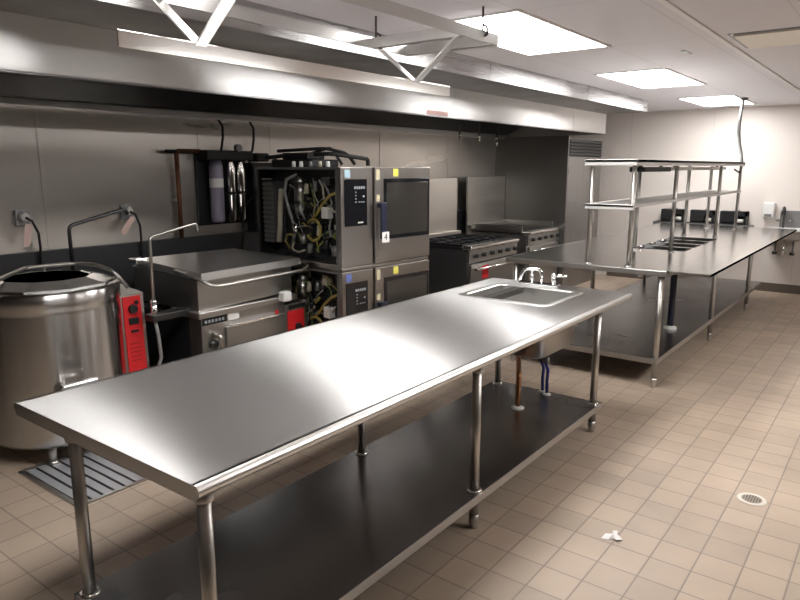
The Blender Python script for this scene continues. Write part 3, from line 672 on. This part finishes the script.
for x in (BX0+.06, 3.75):
    for y in (BY0+.06, BY1-.06): MB().cyl((x, y, .16), (x, y, 0), .028, .022, 14).build('leg', 'edge_steel', bp)
bf = thing('fill_faucet', 'swing arm fill faucet standing left of the braising pan', 'faucet', (2.49, 4.0, .84))
MB().box(2.47, 2.77, 3.97, 4.07, .77, .815, .005).build('bracket', 'dark_steel', bf)
MB().cyl((2.50, 4.0, .77), (2.50, 4.0, .90), .022, n=14).sphere((2.50, 4.0, .90), .024).build('valve', 'chrome', bf)
MB().tube([(2.50, 4.0, .88), (2.485, 3.97, 1.345), (2.855, 3.97, 1.415), (2.87, 3.97, 1.35)], .011, 12, .03).build('spout', 'tube_steel', bf)
MB().chain([(2.50, 4.0, .78), (2.53, 4.02, .66), (2.54, 4.02, .5), (2.50, 4.05, .36), (2.56, 4.1, .30), (2.70, 4.2, .28)], .012, 10).build('hose', 'grey_wire', bf)

# ------------------------------------------------------------------ steam kettle
KX, KY, KR = 1.95, 4.30, .42
kt = thing('steam_kettle', 'large round stainless steam kettle at the left with domed lid and red panel', 'kettle', (KX, KY, 0))
MB().lathe(KX, KY, [(.30, .12), (.40, .125), (KR-.004, .16), (KR, .2), (KR, .94), (KR, .97), (KR+.006, .975), (KR+.006, 1.06), (KR-.01, 1.075), (KR-.06, 1.075)], 72).build('body', 'kettle_steel', kt)
MB().lathe(KX, KY, [(KR-.02, 1.076), (KR-.022, 1.09), (KR-.06, 1.10), (.27, 1.125), (.26, 1.125), (.25, 1.12), (.02, 1.12)], 10, smooth=False).rot((KX, KY, 1), 'Z', .2).build('lid', 'kettle_steel', kt)
for k in range(3):
    a = math.radians(235+120*k); x, y = KX+.36*math.cos(a), KY+.36*math.sin(a)
    MB().cyl((x, y, .14), (x, y, .03), .028, .022, 14).cyl((x, y, .03), (x, y, 0), .03, .034, 14).build('leg', 'edge_steel', kt)
MB().tube([(1.56, 4.12, 1.125), (1.67, 4.27, 1.145), (1.95, 4.58, 1.15), (2.26, 4.52, 1.15), (2.32, 4.36, 1.145), (2.33, 4.18, 1.12), (2.41, 4.15, 1.0)], .013, 12, .05).cyl((2.04, 4.5, 1.10), (2.05, 4.56, 1.15), .01, n=8).build('lid_bail', 'tube_steel', kt)
kc = MB().hexa([(2.30, 4.09, .36), (2.49, 4.09, .36), (2.49, 4.5, .36), (2.30, 4.5, .36), (2.30, 4.11, .96), (2.49, 4.11, .96), (2.49, 4.5, 1.0), (2.30, 4.5, 1.0)]).build('control_box', 'equip_steel', kt)
rp = MB().hexa([(2.335, 4.083, .42), (2.465, 4.083, .42), (2.465, 4.092, .42), (2.335, 4.092, .42), (2.335, 4.103, .945), (2.465, 4.103, .945), (2.465, 4.112, .945), (2.335, 4.112, .945)]).build('control_panel', 'red', kc, 'red control panel')
MB().cyl((2.40, 4.10, .86), (2.40, 4.075, .86), .032, .028, 16).cyl((2.43, 4.10, .90), (2.43, 4.088, .90), .014, n=10).build('dial', 'black', rp)
MB().box(2.365, 2.435, 4.085, 4.098, .755, .80, .004).build('display', 'black', rp)
MB().box(2.375, 2.425, 4.083, 4.093, .70, .715).build('display_label', 'black', rp)
m = MB()
for k in range(5): m.box(2.36, 2.435, 4.0845, 4.09, .50+.03*k, .508+.03*k)
m.build('vent_slots', 'dark_red', rp) if 'dark_red' in M else m.build('vent_slots', mat('dark_red', (.35, .01, .012), 0, .5), rp)
# draw-off valve on the kettle front
MB().cyl((1.78, 3.905, .50), (1.77, 3.80, .50), .035, n=18).cyl((1.77, 3.80, .54), (1.77, 3.80, .44), .03, .035, 16).box(1.73, 1.95, 3.76, 3.80, .535, .56, .01).build('draw_off_valve', 'polished', kt)
kf = thing('kettle_faucet', 'dark swing faucet rising behind the steam kettle lid', 'faucet', (2.33, 4.72, .9))
MB().cyl((2.33, 4.72, .80), (2.33, 4.72, 1.06), .022, n=14).box(2.28, 2.38, 4.66, 5.05, .82, .88, .006).build('riser_base', 'grey_metal', kf)
MB().tube([(2.33, 4.72, 1.05), (2.33, 4.72, 1.39), (2.78, 4.74, 1.49), (2.80, 4.74, 1.45)], .013, 12, .04).build('spout', 'dark_steel', kf)
# wall receptacles with tagged cords
for x, ang, l, ln in ((2.18, 12, 'wall outlet with black cord and hanging pink tag, behind the kettle', 1.0), (2.99, -32, 'wall outlet with black cord and tilted pink tag, above the braising pan', .6)):
    t = thing('wall_outlet', l, 'outlet', (x, WY, 1.42), 'wall outlets with tagged cords')
    MB().box(x-.05, x+.05, WY-.03, WY-.001, 1.38, 1.50, .008).build('plate', 'grey_metal', t)
    MB().cyl((x, WY-.03, 1.455), (x, WY-.075, 1.445), .034, .028, 16).build('plug', 'strip_white', t)
    MB().chain([(x, WY-.075, 1.445), (x+.03, WY-.10, 1.42), (x+.07, WY-.09, 1.33), (x+.08, WY-.075, 1.22), (x+.07, WY-.07, 1.10*ln+.45*(1-ln))], .009, 8).build('cord', 'rubber', t)
    tg = MB().box(x-.024, x+.024, WY-.115, WY-.112, 1.24, 1.40).rot((x, WY-.11, 1.40), 'Y', math.radians(ang if ang > 0 else 40)).build('tag', 'pink_tag', t, 'pink and white paper tag')

# ------------------------------------------------------------------ water filters on the back wall
wf = thing('water_filter', 'wall mounted water filter set with one lilac and two silver cartridges', 'filter', (3.95, 5.0, 1.3))
MB().box(3.68, 4.24, WY-.03, WY-.001, 1.28, 1.95, .004).build('back_plate', 'black', wf)
MB().box(3.70, 4.22, WY-.17, WY-.03, 1.86, 1.945, .012).build('manifold', 'black', wf)
c = MB().lathe(3.83, WY-.11, [(.055, 1.31), (.062, 1.33), (.062, 1.80), (.05, 1.86)], 24).build('cartridge', 'lilac', wf, 'lilac cartridge')
MB().lathe(3.83, WY-.11, [(.0635, 1.62), (.0635, 1.70)], 24, False).build('cartridge_label', 'paper', c)
for x in (4.00, 4.11):
    c = MB().lathe(x, WY-.10, [(.02, 1.30), (.04, 1.32), (.042, 1.78), (.03, 1.84), (.03, 1.87)], 20).build('cartridge', 'polished', wf, 'silver cartridge')
    MB().lathe(x, WY-.10, [(.045, 1.55), (.045, 1.575)], 20, False).build('cartridge_band', 'black', c)
MB().cyl((4.06, WY-.13, 1.97), (4.06, WY-.17, 1.97), .034, n=18).cyl((4.06, WY-.12, 1.94), (4.06, WY-.12, 1.98), .01, n=8).build('pressure_gauge', 'grey_metal', wf)
MB().chain([(4.18, WY-.10, 1.90), (4.26, WY-.12, 1.80), (4.27, WY-.13, 1.55), (4.18, WY-.12, 1.48), (4.10, WY-.11, 1.40), (4.12, WY-.10, 1.2), (4.10, WY-.09, 1.02)], .011, 8).build('outlet_hose', 'rubber', wf)
MB().tube([(4.22, WY-.10, 1.91), (4.55, WY-.10, 1.89), (4.60, WY-.10, 1.75)], .018, 10, .03).box(4.30, 4.44, WY-.14, WY-.02, 1.85, 1.93, .01).build('outlet_pipe', 'rubber', wf)
ib = thing('wall_panel', 'tall black electrical panel on the back wall right of the water filters', 'panel', (4.40, WY, 1.2))
MB().box(4.25, 4.62, WY-.12, WY-.001, 1.195, 1.84, .006).build('housing', 'black', ib)
MB().box(4.265, 4.605, WY-.126, WY-.12, 1.21, 1.825, .003).build('cover', 'dark_paint', ib)
wp = thing('supply_pipe', 'brown copper supply pipe on the back wall left of the water filters', 'pipe', (3.44, 5.02, 1.2))
MB().tube([(3.46, 5.03, 1.19), (3.46, 5.03, 1.935), (3.70, 5.03, 1.935)], .02, 12, .03).build('pipe', 'old_copper', wp)
MB().tube([(3.36, 5.03, 1.93), (3.68, 5.03, 1.93)], .016, 10).build('cross_pipe', 'rubber', wp)
MB().box(3.43, 3.49, 5.03, WY-.001, 1.5, 1.53, .003).build('clamp', 'grey_metal', wp)
for x, l in ((3.89, 'thin black cord hanging from the hood above the lilac filter cartridge'), (4.25, 'thin black cord hanging from the hood right of the silver filter cartridges')):
    tag(MB().chain([(x+.02, WY-.06, HZ+.0), (x+.07, WY-.07, 2.16), (x+.06, WY-.08, 2.06), (x+.03, WY-.09, 1.96), (x+.02, WY-.09, 1.94)], .012, 8).build('hanging_cord', 'rubber'), l, 'cord', 'cords above the water filters')

# ------------------------------------------------------------------ floor items
fg = thing('floor_grate', 'grey slatted floor drain grate in front of the steam kettle', 'grate', (2.0, 3.7, 0))
f = MB()
GX0, GX1, GY0, GY1 = 1.56, 2.46, 3.36, 4.06
for a in ((GX0, GX1, GY0, GY0+.025), (GX0, GX1, GY1-.025, GY1), (GX0, GX0+.025, GY0, GY1), (GX1-.025, GX1, GY0, GY1)): f.box(*a, .0005, .012, .003)
f.build('frame', 'edge_steel', fg)
MB().box(GX0+.025, GX1-.025, GY0+.025, GY1-.025, .0005, .002).build('sump', 'black', fg)
s = MB(); n = 13; w = (GX1-GX0-.05)/n
for i in range(n): s.box(GX0+.025+i*w+.008, GX0+.025+(i+1)*w-.008, GY0+.025, GY1-.025, .002, .010, .002)
s.build('slats', 'grate_grey', fg)
fd = thing('floor_drain', 'round bronze floor drain with pale rim in the tiles at lower right', 'drain', (3.865, .50, 0))
MB().lathe(3.865, .50, [(.052, .001), (.075, .001), (.075, .003), (.052, .0035)], 40, False).build('rim', 'drain_rim', fd)
MB().lathe(3.865, .50, [(.053, .0005), (.053, .003), (.05, .004), (.002, .004)], 40).build('strainer', 'drain_bronze', fd)
m = MB()
for i in range(-3, 4):
    for j in range(-3, 4):
        if i*i+j*j < 11: m.cyl((3.865+i*.013, .50+j*.013, .0038), (3.865+i*.013, .50+j*.013, .0044), .004, n=8)
m.build('strainer_holes', 'black', fd)
t = bmesh.new(); ring = []
for k in range(11):
    a = 2*math.pi*k/11; r = .045+.022*math.sin(3*a+1)+random.uniform(-.01, .01)
    ring.append(t.verts.new((3.03+r*1.15*math.cos(a), .975+r*.75*math.sin(a), .004+random.uniform(0, .01))))
c = t.verts.new((3.03, .975, .02))
for k in range(11): t.faces.new((ring[k], ring[(k+1) % 11], c))
me = bpy.data.meshes.new('paper_scrap'); t.to_mesh(me); t.free(); me.materials.append(M['paper'])
po = bpy.data.objects.new('paper_scrap', me); COL.objects.link(po); recenter(po); po.location.z = .002
md = po.modifiers.new('thick', 'SOLIDIFY'); md.thickness = .0015
tag(po, 'small crumpled white paper scrap on the tiles right of the work table', 'paper')

# ------------------------------------------------------------------ camera and render look
F = 664.; p = math.atan(133/664.); a = math.atan(515/677.)
fh = Vector((math.cos(a), math.sin(a), 0)); rt = Vector((math.sin(a), -math.cos(a), 0)); up0 = Vector((0, 0, 1))
fw = fh*math.cos(p) - up0*math.sin(p); up = up0*math.cos(p) + fh*math.sin(p)
cam = bpy.data.cameras.new('camera'); cam.sensor_width = 36; cam.lens = F*36/800; cam.clip_start = .05
co = bpy.data.objects.new('camera', cam); COL.objects.link(co)
R = Matrix((rt, up, -fw)).transposed().to_4x4(); R.translation = Vector((0, 0, 1.8)); co.matrix_world = R
S.camera = co
w = bpy.data.worlds.new('world'); S.world = w; w.use_nodes = True
w.node_tree.nodes['Background'].inputs['Color'].default_value = (.02, .02, .02, 1)
S.view_settings.view_transform = 'Standard'; S.view_settings.look = 'None'; S.view_settings.gamma = 1
S.view_settings.use_curve_mapping = False
S.view_settings.exposure = 0.55
